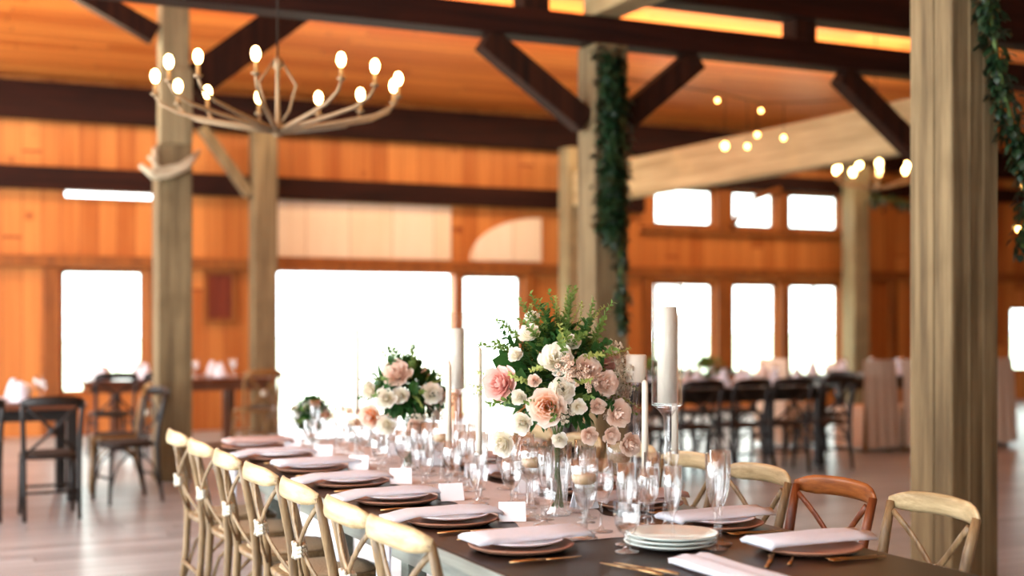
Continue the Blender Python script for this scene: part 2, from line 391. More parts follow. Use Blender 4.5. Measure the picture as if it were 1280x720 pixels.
GB = 'timber beams and braces under the ceiling'
def beam(m, x0, x1, y0, y1, z0, z1, label, name='timber_beam'):
    return tag(box_obj(name, m, x0, x1, y0, y1, z0, z1, .012), label, 'beam', GB, 'thing')
beam(P['dark'], -4, 18.9, 8.87, 9.13, 3.59, 3.80, 'long dark tie beam crossing the hall over the dining table')
beam(P['dark'], -4, 18.9, 8.85, 9.15, 3.98, 4.42, 'near-black upper beam above the long tie beam')
beam(P['dark'], -4, 5.2, 11.52, 11.76, 4.62, 4.84, 'dark beam carried by the post behind the chandelier')
beam(P['beamy'], 8.42, 8.62, 9.149, 15.851, 2.97, 3.46, 'pale weathered beam slanting back over the right-hand windows')
beam(P['beamy'], 4.90, 5.16, -3, 9.05, 3.805, 4.16, 'pale beam end meeting the top of the ivy-hung post')
def strut(x, label):
    tag(box_obj('short_strut', P['darkz'], x-.11, x+.11, 8.9, 9.1, 3.802, 3.978, .008), label, 'strut', GB)
strut(4.42, 'short dark strut above the tie beam, left of the ivy-hung post')
strut(6.98, 'short dark strut above the tie beam, right of the ivy-hung post')
def brace(a, c_, m, wd, label, dy=.16):
    b = MB(); v = Vector(a); b.bar((0,0,0), Vector(c_)-v, dy, wd, (0,1,0) if False else (0,0,1))
    o = b.build('diagonal_brace', m, None, v, False, .01)
    return tag(o, label, 'brace', GB)
brace((4.88,9,2.98), (4.02,9,3.56), P['darkz'], .19, 'dark diagonal brace up to the left from the ivy-hung post')
brace((5.24,9,3.02), (5.92,9,3.56), P['darkz'], .19, 'dark diagonal brace up to the right from the ivy-hung post')
brace((8.38,9,2.86), (7.42,9,3.56), P['darkz'], .19, 'dark diagonal brace reaching the near post over the pale beam')
brace((2.34,11.64,3.50), (3.68,11.64,4.58), P['darkz'], .30, 'broad dark diagonal brace rising behind the chandelier')
brace((2.03,11.64,3.92), (.75,11.64,4.56), P['darkz'], .17, 'dark diagonal brace in the top left corner')
brace((3.95,16,2.95), (3.35,16,3.76), P['post'], .12, 'thin tan brace left of the doorway post')
b = MB(); b.tube([(1.86,11.38,2.74),(1.98,11.40,2.66),(2.12,11.42,2.68),(2.26,11.43,2.75),(2.38,11.45,2.90)], [.02,.045,.04,.035,.02], 8)
b.tube([(1.93,11.37,2.82),(2.03,11.40,2.72),(2.2,11.42,2.76),(2.36,11.44,2.88)], .018, 6)
b.tube([(1.99,11.39,2.7),(2.0,11.46,2.84),(2.0,11.49,2.9)], .02, 6)
tag(b.build('pale_curve', P['curve']), 'pale loop added for a blurred curve on the post behind the chandelier', 'curve')  # added loop for a blurred pale curve, not a known rope

# ------------------------------------------------------------------ crossback chairs
def make_chair(wm, cm, sm, km=None):
    t = thing('crossback_chair', 'x', 'chair')
    for s in (-1, 1):
        b = MB()
        b.tube([(s*.185,-.235,0),(s*.187,-.20,.25),(s*.188,-.19,.44),(s*.192,-.205,.60),(s*.198,-.235,.74),(s*.203,-.262,.845)], [.014,.017,.019,.018,.017,.014], 8)
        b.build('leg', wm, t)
        b = MB(); b.tube([(s*.175,.165,.435),(s*.18,.175,.2),(s*.185,.185,0)], [.018,.016,.013], 8); b.build('leg', wm, t)
        # bent brace under the seat on each side
        b = MB(); b.tube([(s*.182,.178,.12),(s*.183,.12,.30),(s*.183,.03,.385),(s*.184,-.06,.385),(s*.186,-.15,.30),(s*.187,-.205,.12)], .009, 6)
        b.build('side_hoop', wm, t)
    b = MB(); b.tube([(-.18,.18,.20),(.18,.18,.20)], .011, 6); b.build('stretcher', wm, t)
    b = MB(); b.tube([(-.187,-.215,.20),(.187,-.215,.20)], .011, 6); b.build('stretcher', wm, t)
    # crest rail: broad board bowed backwards, wrapping over the uprights
    b = MB(); pts = []; N = 12
    for i in range(N+1):
        u = -1+2*i/N; pts.append((u*.212, -.262-.052*(1-u*u)**.8, .842+.012*(1-u*u)))
    ra = [.010 if 0 < i < N else .006 for i in range(N+1)]; rb = [.036 if 1 < i < N-1 else (.030 if 0 < i < N else .018) for i in range(N+1)]
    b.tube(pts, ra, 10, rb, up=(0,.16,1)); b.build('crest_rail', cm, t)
    # two crossing bent slats
    for s in (-1, 1):
        b = MB(); pts = []
        for i in range(11):
            k = i/10; x = s*(.185-.37*k); z = .47+.345*k
            y = -.195-.06*k-.045*math.sin(PI*k); x *= 1-.15*math.sin(2*PI*k)*(1 if k < .5 else -1)*.3
            pts.append((x, y+(.008 if s > 0 else 0), z))
        b.tube(pts, .012, 8, .006, up=(0,1,0)); b.build('cross_slat', wm, t)
    b = MB()
    for dz in (-.014, 0, .014): b.tube([(.028*math.cos(a), -.268+.018*math.sin(a), .637+dz+.006*math.sin(3*a)) for a in [i*2*PI/10 for i in range(11)]], .008, 6, cap=False)
    b.tube([(-.02,-.285,.61),(.02,-.285,.665)], .008, 6); b.tube([(.02,-.285,.61),(-.02,-.285,.665)], .008, 6)
    k = b.build('rattan_knot', km or P['rattan'], t); k['label'] = 'pale rattan wrapping where the slats cross'
    # seat frame and woven pad
    b = MB()
    def ring(rx, ry, z, n=28, e=3.2):
        return [(rx*math.copysign(abs(math.cos(a))**(2/e), math.cos(a)), ry*math.copysign(abs(math.sin(a))**(2/e), math.sin(a))-.005, z) for a in [2*PI*i/n for i in range(n)]]
    def loft(rs):
        n = len(rs[0]); b.add([p for r in rs for p in r], [(i*n+k, i*n+(k+1)%n, (i+1)*n+(k+1)%n, (i+1)*n+k) for i in range(len(rs)-1) for k in range(n)] + [tuple(range(n))[::-1], tuple((len(rs)-1)*n+k for k in range(n))])
    loft([ring(.19,.19,.43), ring(.205,.205,.437), ring(.207,.207,.455), ring(.198,.198,.463)]); b.build('seat', wm, t)
    b = MB(); loft([ring(.175,.175,.4632), ring(.172,.172,.472), ring(.12,.12,.477)]); b.build('seat_pad', sm, t)
    return t
tan = Proto(make_chair(P['chair'], P['chairlit'], P['pad']))
red = Proto(make_chair(P['chairr'], P['chairrc'], P['pad']))
blk = Proto(make_chair(P['chairk'], P['chairk'], P['padk'], P['chairk']))
hon = Proto(make_chair(P['gold'], P['gold'], P['padk']))
ORD = ['first','second','third','fourth','fifth','sixth','seventh','eighth']
LY = [3.42]+[3.31+.535*k for k in range(1,7)]
LLAB = ['pale crossback chair with broad curved crest, nearest on the left side of the table',
 'tan crossback chair, second from the near end of the left row',
 'tan crossback chair, third from the near end of the left row',
 'tan crossback chair with dark inner edges, middle one of the left row of seven',
 'tan crossback chair, third from the far end of the left row',
 'tan crossback chair with pale knot, next to the last in the left row',
 'tan crossback chair at the far end of the left row of seven']
for k, y in enumerate(LY):
    tan.put((1.25+.275, y, 0), -PI/2 + (.06 if k == 0 else random.uniform(-.03,.03)), LLAB[k], 'crossback chairs along the left side of the long table')
RY = [3.13,3.585,4.04,4.50,4.96,5.44,5.94]
RLAB = ['tan crossback chair at the lower right, in front of the big near post',
 'reddish brown crossback chair left of the front chair on the right side',
 'tan crossback chair left of the reddish one on the right side of the table',
 'tan crossback chair seen behind the tall candle holder on the right side',
 'crossback chair behind the flowers, fifth along the right side of the table',
 'crossback chair behind the flowers, sixth along the right side of the table',
 'crossback chair at the far end of the right side of the table']
for k, y in enumerate(RY):
    (red if k == 1 else tan).put((2.94-.275, y, 0), PI/2+random.uniform(-.03,.03)+(-.05 if k == 0 else 0), RLAB[k], 'crossback chairs along the right side of the long table')

# ------------------------------------------------------------------ tables
def table(name, label, x0, x1, y0, y1, top, edge, legm, z=.76, along='y', legs=None, th=.045):
    t = thing(name, label, 'table', ((x0+x1)/2, (y0+y1)/2, 0)); hx, hy = (x1-x0)/2, (y1-y0)/2
    b = MB(); b.box(-hx, hx, -hy, hy, z-th, z); b.build('table_top', top, t, smooth=False, bevel=.004)
    b = MB(); e = .005
    for q in ((-hx-e,-hx,-hy-e,hy+e),(hx,hx+e,-hy-e,hy+e),(-hx,hx,-hy-e,-hy),(-hx,hx,hy,hy+e)): b.box(q[0],q[1],q[2],q[3],z-th+.004,z-.004)
    b.build('edge_band', edge, t, smooth=False)
    b = MB(); k = .07
    for q in ((-hx+k,-hx+k+.025,-hy+k,hy-k),(hx-k-.025,hx-k,-hy+k,hy-k),(-hx+k,hx-k,-hy+k,-hy+k+.025),(-hx+k,hx-k,hy-k-.025,hy-k)): b.box(q[0],q[1],q[2],q[3],z-th-.09,z-th)
    b.build('apron', legm, t, smooth=False)
    for (lx, ly) in (legs or [(-hx+.1,-hy+.1),(hx-.1,-hy+.1),(-hx+.1,hy-.1),(hx-.1,hy-.1)]):
        b = MB(); b.box(lx-.04, lx+.04, ly-.04, ly+.04, 0, z-th-.005); b.build('leg', legm, t, smooth=False, bevel=.005)
    return t
TX0, TX1, TY0, TY1, TZ = 1.46, 2.60, 2.45, 7.1, .76
table('dining_table', 'long dark walnut dining table set for guests down the middle of the hall', TX0, TX1, TY0, TY1, P['ttop'], P['tedge'], P['tedge'],
      legs=[(-.2,-1.9),(.2,-1.9),(-.2,0),(.2,0),(-.2,2.1),(.2,2.1)])

# ------------------------------------------------------------------ tableware prototypes
def place_label(side, k, what):
    what = what.replace('white linen napkin draped over the table edge', 'napkin draped over the edge')
    n = ['nearest', 'second', 'third', 'fourth', 'fifth', 'sixth', 'seventh'][k]
    return '%s, %s place on the %s side from the near end' % (what, n, side)
def lathe_obj(name, prof, m, parent=None, n=24, facet=0, smooth=True):
    b = MB(); b.lathe(prof, n, facet=facet); return b.build(name, m, parent, smooth=smooth)
def tagm(o, cat): return tag(o, 'x', cat)
charger = Proto(tagm(lathe_obj('charger_plate', [(1e-4,.004),(.11,.004),(.13,0),(.155,.012),(.157,.016),(.15,.017),(.128,.009),(1e-4,.009)], P['charger'], n=36), 'plate'))
plate = Proto(tagm(lathe_obj('dinner_plate', [(1e-4,0),(.08,0),(.092,.004),(.136,.017),(.138,.020),(.132,.021),(.092,.010),(1e-4,.008)], P['plate'], n=40), 'plate'))
wplate = Proto(tagm(lathe_obj('white_plate', [(1e-4,0),(.08,0),(.1,.004),(.126,.012),(.128,.015),(.12,.015),(.095,.008),(1e-4,.007)], P['platew'], n=36), 'plate'))
def make_glass(kind, cat):
    t = thing(kind, 'x', cat)
    if kind == 'champagne_flute':
        lathe_obj('bowl', [(.004,.095),(.013,.11),(.022,.14),(.027,.18),(.0275,.245),(.0262,.245),(.0255,.18),(.020,.14),(.011,.113),(1e-4,.105)], P['glass'], t, 16, -.10)
        lathe_obj('stem', [(1e-4,.0),(.032,.0),(.032,.0025),(.010,.006),(.0045,.02),(.006,.05),(.004,.07),(.006,.09),(.004,.096)], P['glass'], t, 14)
    elif kind == 'wine_glass':
        lathe_obj('bowl', [(.004,.085),(.02,.095),(.034,.12),(.038,.15),(.034,.205),(.0325,.205),(.0365,.15),(.032,.12),(.018,.098),(1e-4,.09)], P['glass'], t, 20, -.04)
        lathe_obj('stem', [(1e-4,0),(.035,0),(.035,.0025),(.010,.006),(.004,.02),(.004,.08),(.006,.086)], P['glass'], t, 14)
    else:
        lathe_obj('bowl', [(.006,.055),(.022,.06),(.035,.08),(.040,.11),(.041,.15),(.039,.15),(.038,.11),(.033,.082),(.02,.065),(1e-4,.062)], P['glass'], t, 18, -.07, False)
        lathe_obj('stem', [(1e-4,0),(.036,0),(.036,.004),(.014,.008),(.008,.02),(.014,.032),(.008,.044),(.012,.056)], P['glass'], t, 14)
    return t
flute = Proto(make_glass('champagne_flute', 'glass')); wine = Proto(make_glass('wine_glass', 'glass')); gob = Proto(make_glass('water_goblet', 'glass'))
def make_fork():
    b = MB(); b.tube([(0,-.10,.003),(0,-.03,.002),(0,.03,.005),(0,.05,.006)], [.006,.004,.003,.007], 8, [.002]*4, up=(0,0,1))
    for q in (-1.5,-.5,.5,1.5): b.tube([(q*.0042,.05,.006),(q*.0045,.07,.004),(q*.0042,.095,.007)], [.0016,.0015,.0008], 6)
    return tagm(b.build('fork', P['brass']), 'fork')
def make_knife():
    b = MB(); b.tube([(0,-.11,.003),(0,-.05,.004),(0,.0,.003)], [.007,.008,.005], 8, [.003,.004,.003], up=(0,0,1))
    b.tube([(0,.0,.003),(.001,.05,.003),(.002,.09,.003),(-.002,.115,.003)], [.006,.009,.008,.002], 8, [.0012]*4, up=(0,0,1))
    return tagm(b.build('knife', P['brass']), 'knife')
fork, knife = Proto(make_fork()), Proto(make_knife())
def napkin_mesh(path, width, m, name, seed=0, th=.011):
    """folded cloth following a path of (x, z), laid along +x, wavy across"""
    b = MB(); n = len(path); L = [0]
    for i in range(1, n): L.append(L[-1]+math.dist(path[i], path[i-1]))
    fn = []
    nu = 10
    vs = []
    for side in (1, 0):
        for i, (x, z) in enumerate(path):
            a, c_ = path[max(0,i-1)], path[min(n-1,i+1)]
            tx, tz = c_[0]-a[0], c_[1]-a[1]; l = math.hypot(tx, tz) or 1; nx, nz = -tz/l, tx/l
            if nz < 0 and abs(tx) > abs(tz): nx, nz = -nx, -nz
            for j in range(nu+1):
                u = j/nu-.5; wv = .004*noise.noise(Vector((L[i]*14, u*9, seed)))+.0025*math.sin(u*16+seed)
                edge = 1-abs(2*u)**6*.6; ww = width*(1+.08*noise.noise(Vector((L[i]*8, seed, 3))))
                h = (th*edge + wv+.003) if side else 0
                vs.append((x+nx*h, u*ww, z+nz*h))
    m1 = nu+1; N = n*m1; fs = []
    for i in range(n-1):
        for j in range(nu):
            q = (i*m1+j, i*m1+j+1, (i+1)*m1+j+1, (i+1)*m1+j); fs.append(q); fs.append(tuple(N+k for k in q[::-1]))
    ring = [i*m1 for i in range(n)] + [(n-1)*m1+j for j in range(1, m1)] + [i*m1+nu for i in range(n-2, -1, -1)] + [j for j in range(nu-1, 0, -1)]
    for a, c_ in zip(ring, ring[1:]+ring[:1]): fs.append((a, c_, N+c_, N+a))
    b.add(vs, fs)
    return tagm(b.build(name, m), 'napkin')
# napkin on a charger, one end hanging over the table edge (edge at x = -.22)
nap_a = Proto(napkin_mesh([(.16,.004),(.14,.016),(.05,.018),(-.05,.018),(-.14,.018),(-.17,.012),(-.205,.004),(-.228,.002),(-.236,-.012),(-.238,-.06),(-.240,-.14),(-.242,-.21)], .125, P['linen'], 'linen_napkin', 1))
nap_b = Proto(napkin_mesh([(.185,.010),(.17,.018),(.05,.018),(-.05,.018),(-.14,.018),(-.19,.014)], .15, P['linen'], 'linen_napkin', 4, .016))
nap_r = Proto(napkin_mesh([(.17,.010),(.16,.020),(.05,.020),(-.05,.020),(-.13,.020),(-.165,.014)], .14, P['linenp'], 'linen_napkin', 9, .016))
# tented place card
b = MB(); pts = [(-.028,0),(-.003,.062),(.003,.062),(.028,0),(.026,0),(0,.058),(-.026,0)]
vs = [(x, y, z) for y in (-.045,.045) for x, z in pts]; n = 7
b.add(vs, [(0,1,2,5,6),(2,3,4,5),(7+6,7+5,7+2,7+1,7+0),(7+5,7+4,7+3,7+2)] + [(i,(i+1)%n,n+(i+1)%n,n+i) for i in range(n)])
card = Proto(tagm(b.build('place_card', P['card'], smooth=False), 'card'))

Z = TZ + .004
b = MB()
def gz(u, v):
    return (2.03-2.03+(u-.5)*(.40+.03*math.sin(v*40)+.02*math.sin(v*91)), v*3.45, .0012+.0011*math.sin(v*120+u*9)*math.sin(u*14))
b.grid(gz, 16, 160)
tag(b.build('added_runner', P['gauze'], None, (2.03,3.50,TZ+.0012)), 'pale gauze runner added for the light tone down the middle of the table', 'runner')  # sheet added for the pale tone between the glasses
SY = [3.45+.535*k for k in range(7)]          # left places
for k, y in enumerate(SY):
    x = TX0+.20
    charger.put((x,y,Z), 0, place_label('left', k, 'terracotta rimmed charger plate'), 'charger plates on the long table')
    wplate.put((x,y,Z+.017), 0, place_label('left', k, 'white plate under a napkin'), 'plates under the napkins')
    # the right place of each mirrored set is laid below
    (nap_a if k in (1,2,3,5) else nap_b if k in (0,4) else nap_r).put((x+(0 if k in (1,2,3,5) else .02), y, Z+.0165), random.uniform(-.04,.04),
        place_label('left', k, 'white linen napkin draped over the table edge' if k in (1,2,3,5) else 'pale folded linen napkin'), 'folded linen napkins')
    if k: card.put((x+.20, y-.05, Z), PI/2+random.uniform(-.45,-.1), place_label('left', k, 'white tented place card'), 'place cards')
    fork.put((x-.02, y+.20, Z), -PI/2, place_label('left', k, 'gold fork'), 'gold forks')
    knife.put((x-.02, y-.20, Z), -PI/2, place_label('left', k, 'gold knife'), 'gold knives')
    gob.put((x+.25, y-.19, Z), k, place_label('left', k, 'cut crystal water goblet'), 'water goblets on the long table')
    wine.put((x+.26, y+.08, Z), k, place_label('left', k, 'clear wine glass'), 'wine glasses on the long table')
    flute.put((x+.40, y-.2, Z), k, place_label('left', k, 'second champagne flute'), 'champagne flutes on the long table')
    wine.put((x+.36, y+.16, Z), k, place_label('left', k, 'larger wine glass set further in'), 'wine glasses on the long table', (1.1,1.1,1.12))
    flute.put((x+.31, y-.08, Z), k, place_label('left', k, 'slender champagne flute'), 'champagne flutes on the long table')
RSY = [3.07,3.55,4.03,4.50,5.0,5.5,6.0]
for k, y in enumerate(RSY):
    x = TX1-.185
    charger.put((x,y,Z), 0, place_label('right', k, 'terracotta rimmed charger plate'), 'charger plates on the long table')
    if k: wplate.put((x,y,Z+.017), 0, place_label('right', k, 'white plate under a napkin'), 'plates under the napkins')
    (nap_r if k in (2,3,5) else nap_b).put((x, y, Z+(.0165 if k else .012)), PI+random.uniform(-.05,.05),
        place_label('right', k, 'rose linen napkin' if k in (2,3,5) else 'thick folded white napkin'), 'folded linen napkins')
    if k > 1: card.put((x-.2, y+.05, Z), PI/2+random.uniform(-.3,.3), place_label('right', k, 'white tented place card'), 'place cards')
    fork.put((x+.02, y-.19, Z), PI/2, place_label('right', k, 'gold fork'), 'gold forks')
    fork.put((x+.02, y-.165, Z), PI/2, place_label('right', k, 'smaller inner gold fork'), 'gold forks', (.9,.9,.9))
    knife.put((x+.02, y+.20, Z), PI/2, place_label('right', k, 'gold knife'), 'gold knives')
    if k != 0: gob.put((x-.24, y+.16, Z), k, place_label('right', k, 'cut crystal water goblet'), 'water goblets on the long table')
    if k != 0: wine.put((x-.27, y-.02, Z), k, place_label('right', k, 'clear wine glass'), 'wine glasses on the long table')
    if k > 1: wine.put((x-.35, y+.20, Z), k, place_label('right', k, 'larger wine glass set further in'), 'wine glasses on the long table', (1.1,1.1,1.12))
    if k > 1: flute.put((x-.30, y-.16, Z), k, place_label('right', k, 'second champagne flute'), 'champagne flutes on the long table')
    if k != 0: flute.put((x-.21, y+.05, Z), k, place_label('right', k, 'slender champagne flute'), 'champagne flutes on the long table')
flute.put((2.17,3.19,Z), .3, 'cut crystal champagne flute at the right front, tallest of the near glasses', 'champagne flutes on the long table', (1.12,1.12,1.15))
flute.put((2.235,3.26,Z), .9, 'cut crystal champagne flute just behind the right front one', 'champagne flutes on the long table', (1.12,1.12,1.15))
# stack of sharing plates and the place at the near end of the table
for k, (lab) in enumerate(('bottom pale grey plate of the stack of three at the near end', 'middle pale grey plate of the stack of three at the near end', 'top pale grey plate of the stack of three at the near end')):
    plate.put((2.07+.003*k, 3.28-.002*k, Z+.0125*k), 0, lab, 'stacked pale grey plates')
nap_h = Proto(napkin_mesh([(.14,.002),(.12,.004),(.03,.003),(-.06,.003),(-.15,.003),(-.25,.003)], .15, P['linen'], 'linen_napkin', 12, .016))
nap_h.put((2.0,2.92,Z), PI/2, 'white linen napkin trailing toward the near end below the plate stack')
for i, (x, y, r, s) in enumerate(((2.27,3.05,.75,1.05),(2.30,3.0,.75,.95),(2.22,3.0,.72,1.0))):
    fork.put((x-.02,y-.03,Z), -r, ['gold fork nearest the right-hand napkin','smaller gold fork right of the trailing napkin','gold fork between the plate stack and right-hand napkin'][i] , 'gold forks', (s,s,s))
knife.put((1.83,3.02,Z), .35, 'gold knife left of the trailing white napkin'); knife.put((1.79,3.03,Z), .3, 'outer gold knife left of the plate stack')

# ------------------------------------------------------------------ candles
def make_floating():
    t = thing('stemmed_candle_glass', 'x', 'candle holder')
    lathe_obj('glass_bowl', [(.006,.125),(.03,.135),(.042,.16),(.044,.20),(.044,.245),(.0425,.245),(.0425,.20),(.04,.162),(.028,.14),(1e-4,.132)], P['glass'], t, 20, -.03)
    lathe_obj('glass_stem', [(1e-4,0),(.042,0),(.042,.003),(.012,.008),(.007,.02),(.012,.04),(.006,.06),(.009,.09),(.007,.125)], P['glass'], t, 16)
    lathe_obj('water', [(1e-4,.140),(.026,.143),(.036,.165),(.036,.168),(1e-4,.168)], P['water'], t, 16)
    c_ = lathe_obj('candle', [(1e-4,.1685),(.028,.1685),(.039,.178),(.040,.192),(.034,.200),(1e-4,.198)], P['waxp'], t, 20)
    b = MB(); b.tube([(0,0,.198),(.001,0,.208)], .0012, 6); b.build('wick', P['iron'], c_)
    return t
fl = Proto(make_floating())
for (x, y, l) in ((1.91,3.52,'stemmed glass with honey floating candle, nearest the camera left of the plate stack'),
                  (1.96,3.98,'stemmed glass with honey floating candle, in front of the tall flowers on the left'),
                  (2.30,3.98,'stemmed glass with honey floating candle, behind the tall pillar candle holder'),
                  (2.02,4.95,'stemmed glass with floating candle between the two flower arrangements'),
                  (1.95,5.85,'stemmed glass with floating candle beyond the second flower arrangement')):
    fl.put((x,y,Z), 0, l, 'floating candles in stemmed glasses')
def make_pillar(hs, hc, R=.05):
    t = thing('pillar_candle_holder', 'x', 'candle holder')
    lathe_obj('glass_stem', [(1e-4,0),(.06,0),(.06,.004),(.02,.012),(.010,.03),(.016,.06),(.009,.10),(.009,hs*.5),(.014,hs*.6),(.009,hs*.7),(.012,hs-.04),(.03,hs-.015),(.045,hs-.004),(1e-4,hs-.002)], P['glass'], t, 18)
    lathe_obj('glass_cylinder', [(1e-4,hs),(R,hs),(R,hs+hc),(R-.003,hs+hc),(R-.003,hs+.005),(1e-4,hs+.005)], P['cyl'], t, 28)
    c_ = lathe_obj('candle', [(1e-4,hs+.006),(.031,hs+.006),(.031,hs+hc*.80-.004),(.028,hs+hc*.80),(1e-4,hs+hc*.79)], P['wax'], t, 24)
    b = MB(); b.tube([(0,0,hs+hc*.79),(.001,0,hs+hc*.79+.014)], .0014, 6); b.build('wick', P['iron'], c_)
    return t
make = make_pillar(.40,.395)
tag(make, 'tall glass cylinder on a stem with thick white pillar candle, right of the tall flowers'); make.location = (2.235,3.56,Z)
make2 = make_pillar(.37,.33,.042)
tag(make2, 'tall glass cylinder with white pillar candle right of the second, smaller flower arrangement'); make2.location = (2.16,5.12,Z)
# low pillar on a thin stem
def make_block(h):
    t = thing('block_candle_stand', 'x', 'candle holder')
    lathe_obj('glass_stem', [(1e-4,0),(.05,0),(.05,.004),(.014,.01),(.011,h*.5),(.011,h-.03),(.032,h-.006),(.034,h-.001),(1e-4,h-.001)], P['glass'], t, 18)
    lathe_obj('candle', [(1e-4,h),(.034,h),(.036,h+.006),(.036,h+.09),(.032,h+.095),(1e-4,h+.092)], P['wax'], t, 22)
    return t
t = make_block(.46); tag(t, 'short thick white candle on a slim stem just left of the tall cylinder'); t.location = (2.275,3.82,Z)
def make_taper(h, hh):
    t = thing('taper_candle', 'x', 'candle')
    lathe_obj('glass_holder', [(1e-4,0),(.038,0),(.038,.003),(.010,.01),(.006,.03),(.013,.05),(.007,.07),(.007,hh-.04),(.016,hh-.015),(.017,hh),(.0125,hh),(1e-4,hh-.012)], P['glass'], t, 16)
    c_ = lathe_obj('candle', [(1e-4,hh-.011),(.0115,hh-.011),(.0105,hh+h-.01),(.004,hh+h),(1e-4,hh+h)], P['wax'], t, 14)
    b = MB(); b.tube([(0,0,hh+h-.001),(.001,0,hh+h+.011)], .001, 6); b.build('wick', P['iron'], c_)
    return t
tp = Proto(make_taper(.33,.17))
for (x, y, l, s) in ((2.36,3.71,'ivory taper candle against the right side of the tall glass cylinder',(1,1,1.4)),
                  (2.225,3.68,'ivory taper candle between the blush blossoms and the tall glass cylinder',(1,1,.95)),
                  (1.90,4.30,'ivory taper candle at the left edge of the tall flower arrangement',(1,1,1.15)),
                  (1.98,4.78,'ivory taper candle right of the smaller arrangement, left of the pink rose',(1,1,1)),
                  (2.04,6.1,'thin taper candle in front of the bright doorway beyond the small flowers',(1,1,1.25))):
    tp.put((x,y,Z), 0, l, 'ivory taper candles down the middle of the table', s)

# ------------------------------------------------------------------ flowers
def rose_mesh(name, m, R, n=26, seed=0, open_=1.0):
    n = int(n*1.5); rnd = random.Random(seed); b = MB()
    for i in range(n):
        t = (i+.5)/n; az = i*2.39996+rnd.uniform(-.2,.2); w = 1.25-.45*t
        rr = R*(.10+.90*t**1.1)*rnd.uniform(.92,1.05); hh = R*(1.15-.62*t*open_)*rnd.uniform(.92,1.05); cl = R*.16*t
        def fn(u, v):
            uu = (u-.5)*2; vv = v
            wid = w*math.sin(min(1, .25+vv*1.1)*PI*.55)
            a = az+uu*wid*.5
            rad = R*.06+rr*math.sin(vv*PI*.5)*(1-.12*uu*uu)+cl*max(0, vv-.75)*3+.04*R*math.sin(uu*5+i)*vv
            z = -R*.35+hh*(vv**1.3)*(1-.18*uu*uu)*1.35-cl*max(0, vv-.8)*2.5
            return (rad*math.cos(a), rad*math.sin(a), z)
        b.grid(fn, 4, 4)
    b.lathe([(1e-4,-R*.5),(R*.25,-R*.42),(R*.3,-R*.3),(R*.12,-R*.1)], 8)
    return b.mesh(name, m)
RW = rose_mesh('white_rose', P['rose_w'], .048, 26, 1); RB = rose_mesh('blush_rose', P['rose_b'], .046, 28, 2)
RP = rose_mesh('pink_rose', P['rose_p'], .05, 28, 3); RO = rose_mesh('cream_rose', P['rose_o'], .052, 24, 4, 1.2)
def leaf(b, p, d, up, L, W):
    d = d.normalized(); sd = d.cross(up)
    if sd.length < 1e-3: sd = d.cross(Vector((1,0,0)))
    sd.normalize(); nn = sd.cross(d)
    pts = []
    for t, w in ((0,.05),(.25,.8),(.55,1),(.8,.6),(1,.02)):
        c_ = p+d*L*t-nn*L*.18*t*t
        pts += [c_-sd*W*w*.5+nn*W*w*.18, c_, c_+sd*W*w*.5+nn*W*w*.18]
    b.add(pts, [(i*3+j, i*3+j+1, i*3+j+4, i*3+j+3) for i in range(4) for j in range(2)])
def spray_mesh(name, m, L, n, lw, ll, seed, droop=.25, tips=False):
    rnd = random.Random(seed); b = MB(); pts = []
    for i in range(8):
        t = i/7; pts.append(Vector((.05*L*math.sin(3*t+seed), droop*L*t*t, L*t)))
    b.tube(pts, [.0022*(1-.6*i/7) for i in range(8)], 5)
    for i in range(n):
        t = .22+.78*i/n; k = min(6, int(t*7)); p = pts[k].lerp(pts[k+1], t*7-k)
        a = i*2.4+rnd.uniform(-.4,.4); d = Vector((math.cos(a), math.sin(a), .7+rnd.uniform(-.2,.5)))
        leaf(b, p, d, Vector((0,0,1)), ll*rnd.uniform(.7,1.15)*(1-.35*t), lw*rnd.uniform(.8,1.1)*(1-.3*t))
    return b.mesh(name, m)
SP = [spray_mesh('leafy_stem', P['leaf'], .22, 30, .018, .030, 1), spray_mesh('leafy_stem', P['leafy'], .22, 36, .012, .022, 2),
      spray_mesh('leafy_stem', P['leafd'], .20, 26, .030, .048, 3), spray_mesh('leafy_stem', P['leaf'], .24, 34, .014, .034, 5, .1)]
BL = []
for sd_, mm in ((11, P['blossom']), (12, P['blossomp'])):
    rnd = random.Random(sd_); b = MB(); b.tube([(0,0,0),(.003,.004,.08),(0,.01,.13)], .0016, 5)
    for i in range(34):
        a = rnd.uniform(0, 2*PI); r = rnd.uniform(.002,.042); c_ = Vector((r*math.cos(a), .01+r*math.sin(a), .15+rnd.uniform(-.025,.03)-r*.3))
        b.tube([(0,.009,.115), c_], .0006, 3, cap=False)
        q = rnd.uniform(.0045,.0075)
        for k in range(5):
            an = k*2*PI/5+i; b.ball(c_+Vector((math.cos(an)*q*.7, math.sin(an)*q*.7, .001*math.sin(an*2))), q*.62, q*.4, 5, 3)
    BL.append(b.mesh('blossom_cluster', mm))
BG = []
b = MB()
for a in range(3):
    leaf(b, Vector((0,0,.0)), Vector((math.cos(a*2.1)*.8, math.sin(a*2.1)*.8, .9)), Vector((0,0,1)), .13, .075)
BG = b.mesh('broad_leaf', P['leafd'])
def orient(o, p, d, roll=0, s=1):
    o.matrix_local = Matrix.Translation(p) @ Vector(d).to_track_quat('Z', 'Y').to_matrix().to_4x4() @ Matrix.Rotation(roll, 4, 'Z') @ Matrix.Scale(s, 4)
def sph(az, el): return Vector((math.cos(el)*math.cos(az), math.cos(el)*math.sin(az), math.sin(el)))
VAX = Vector((math.sin(math.radians(25.3)), math.cos(math.radians(25.3)), 0)); RAX = Vector((VAX.y, -VAX.x, 0))
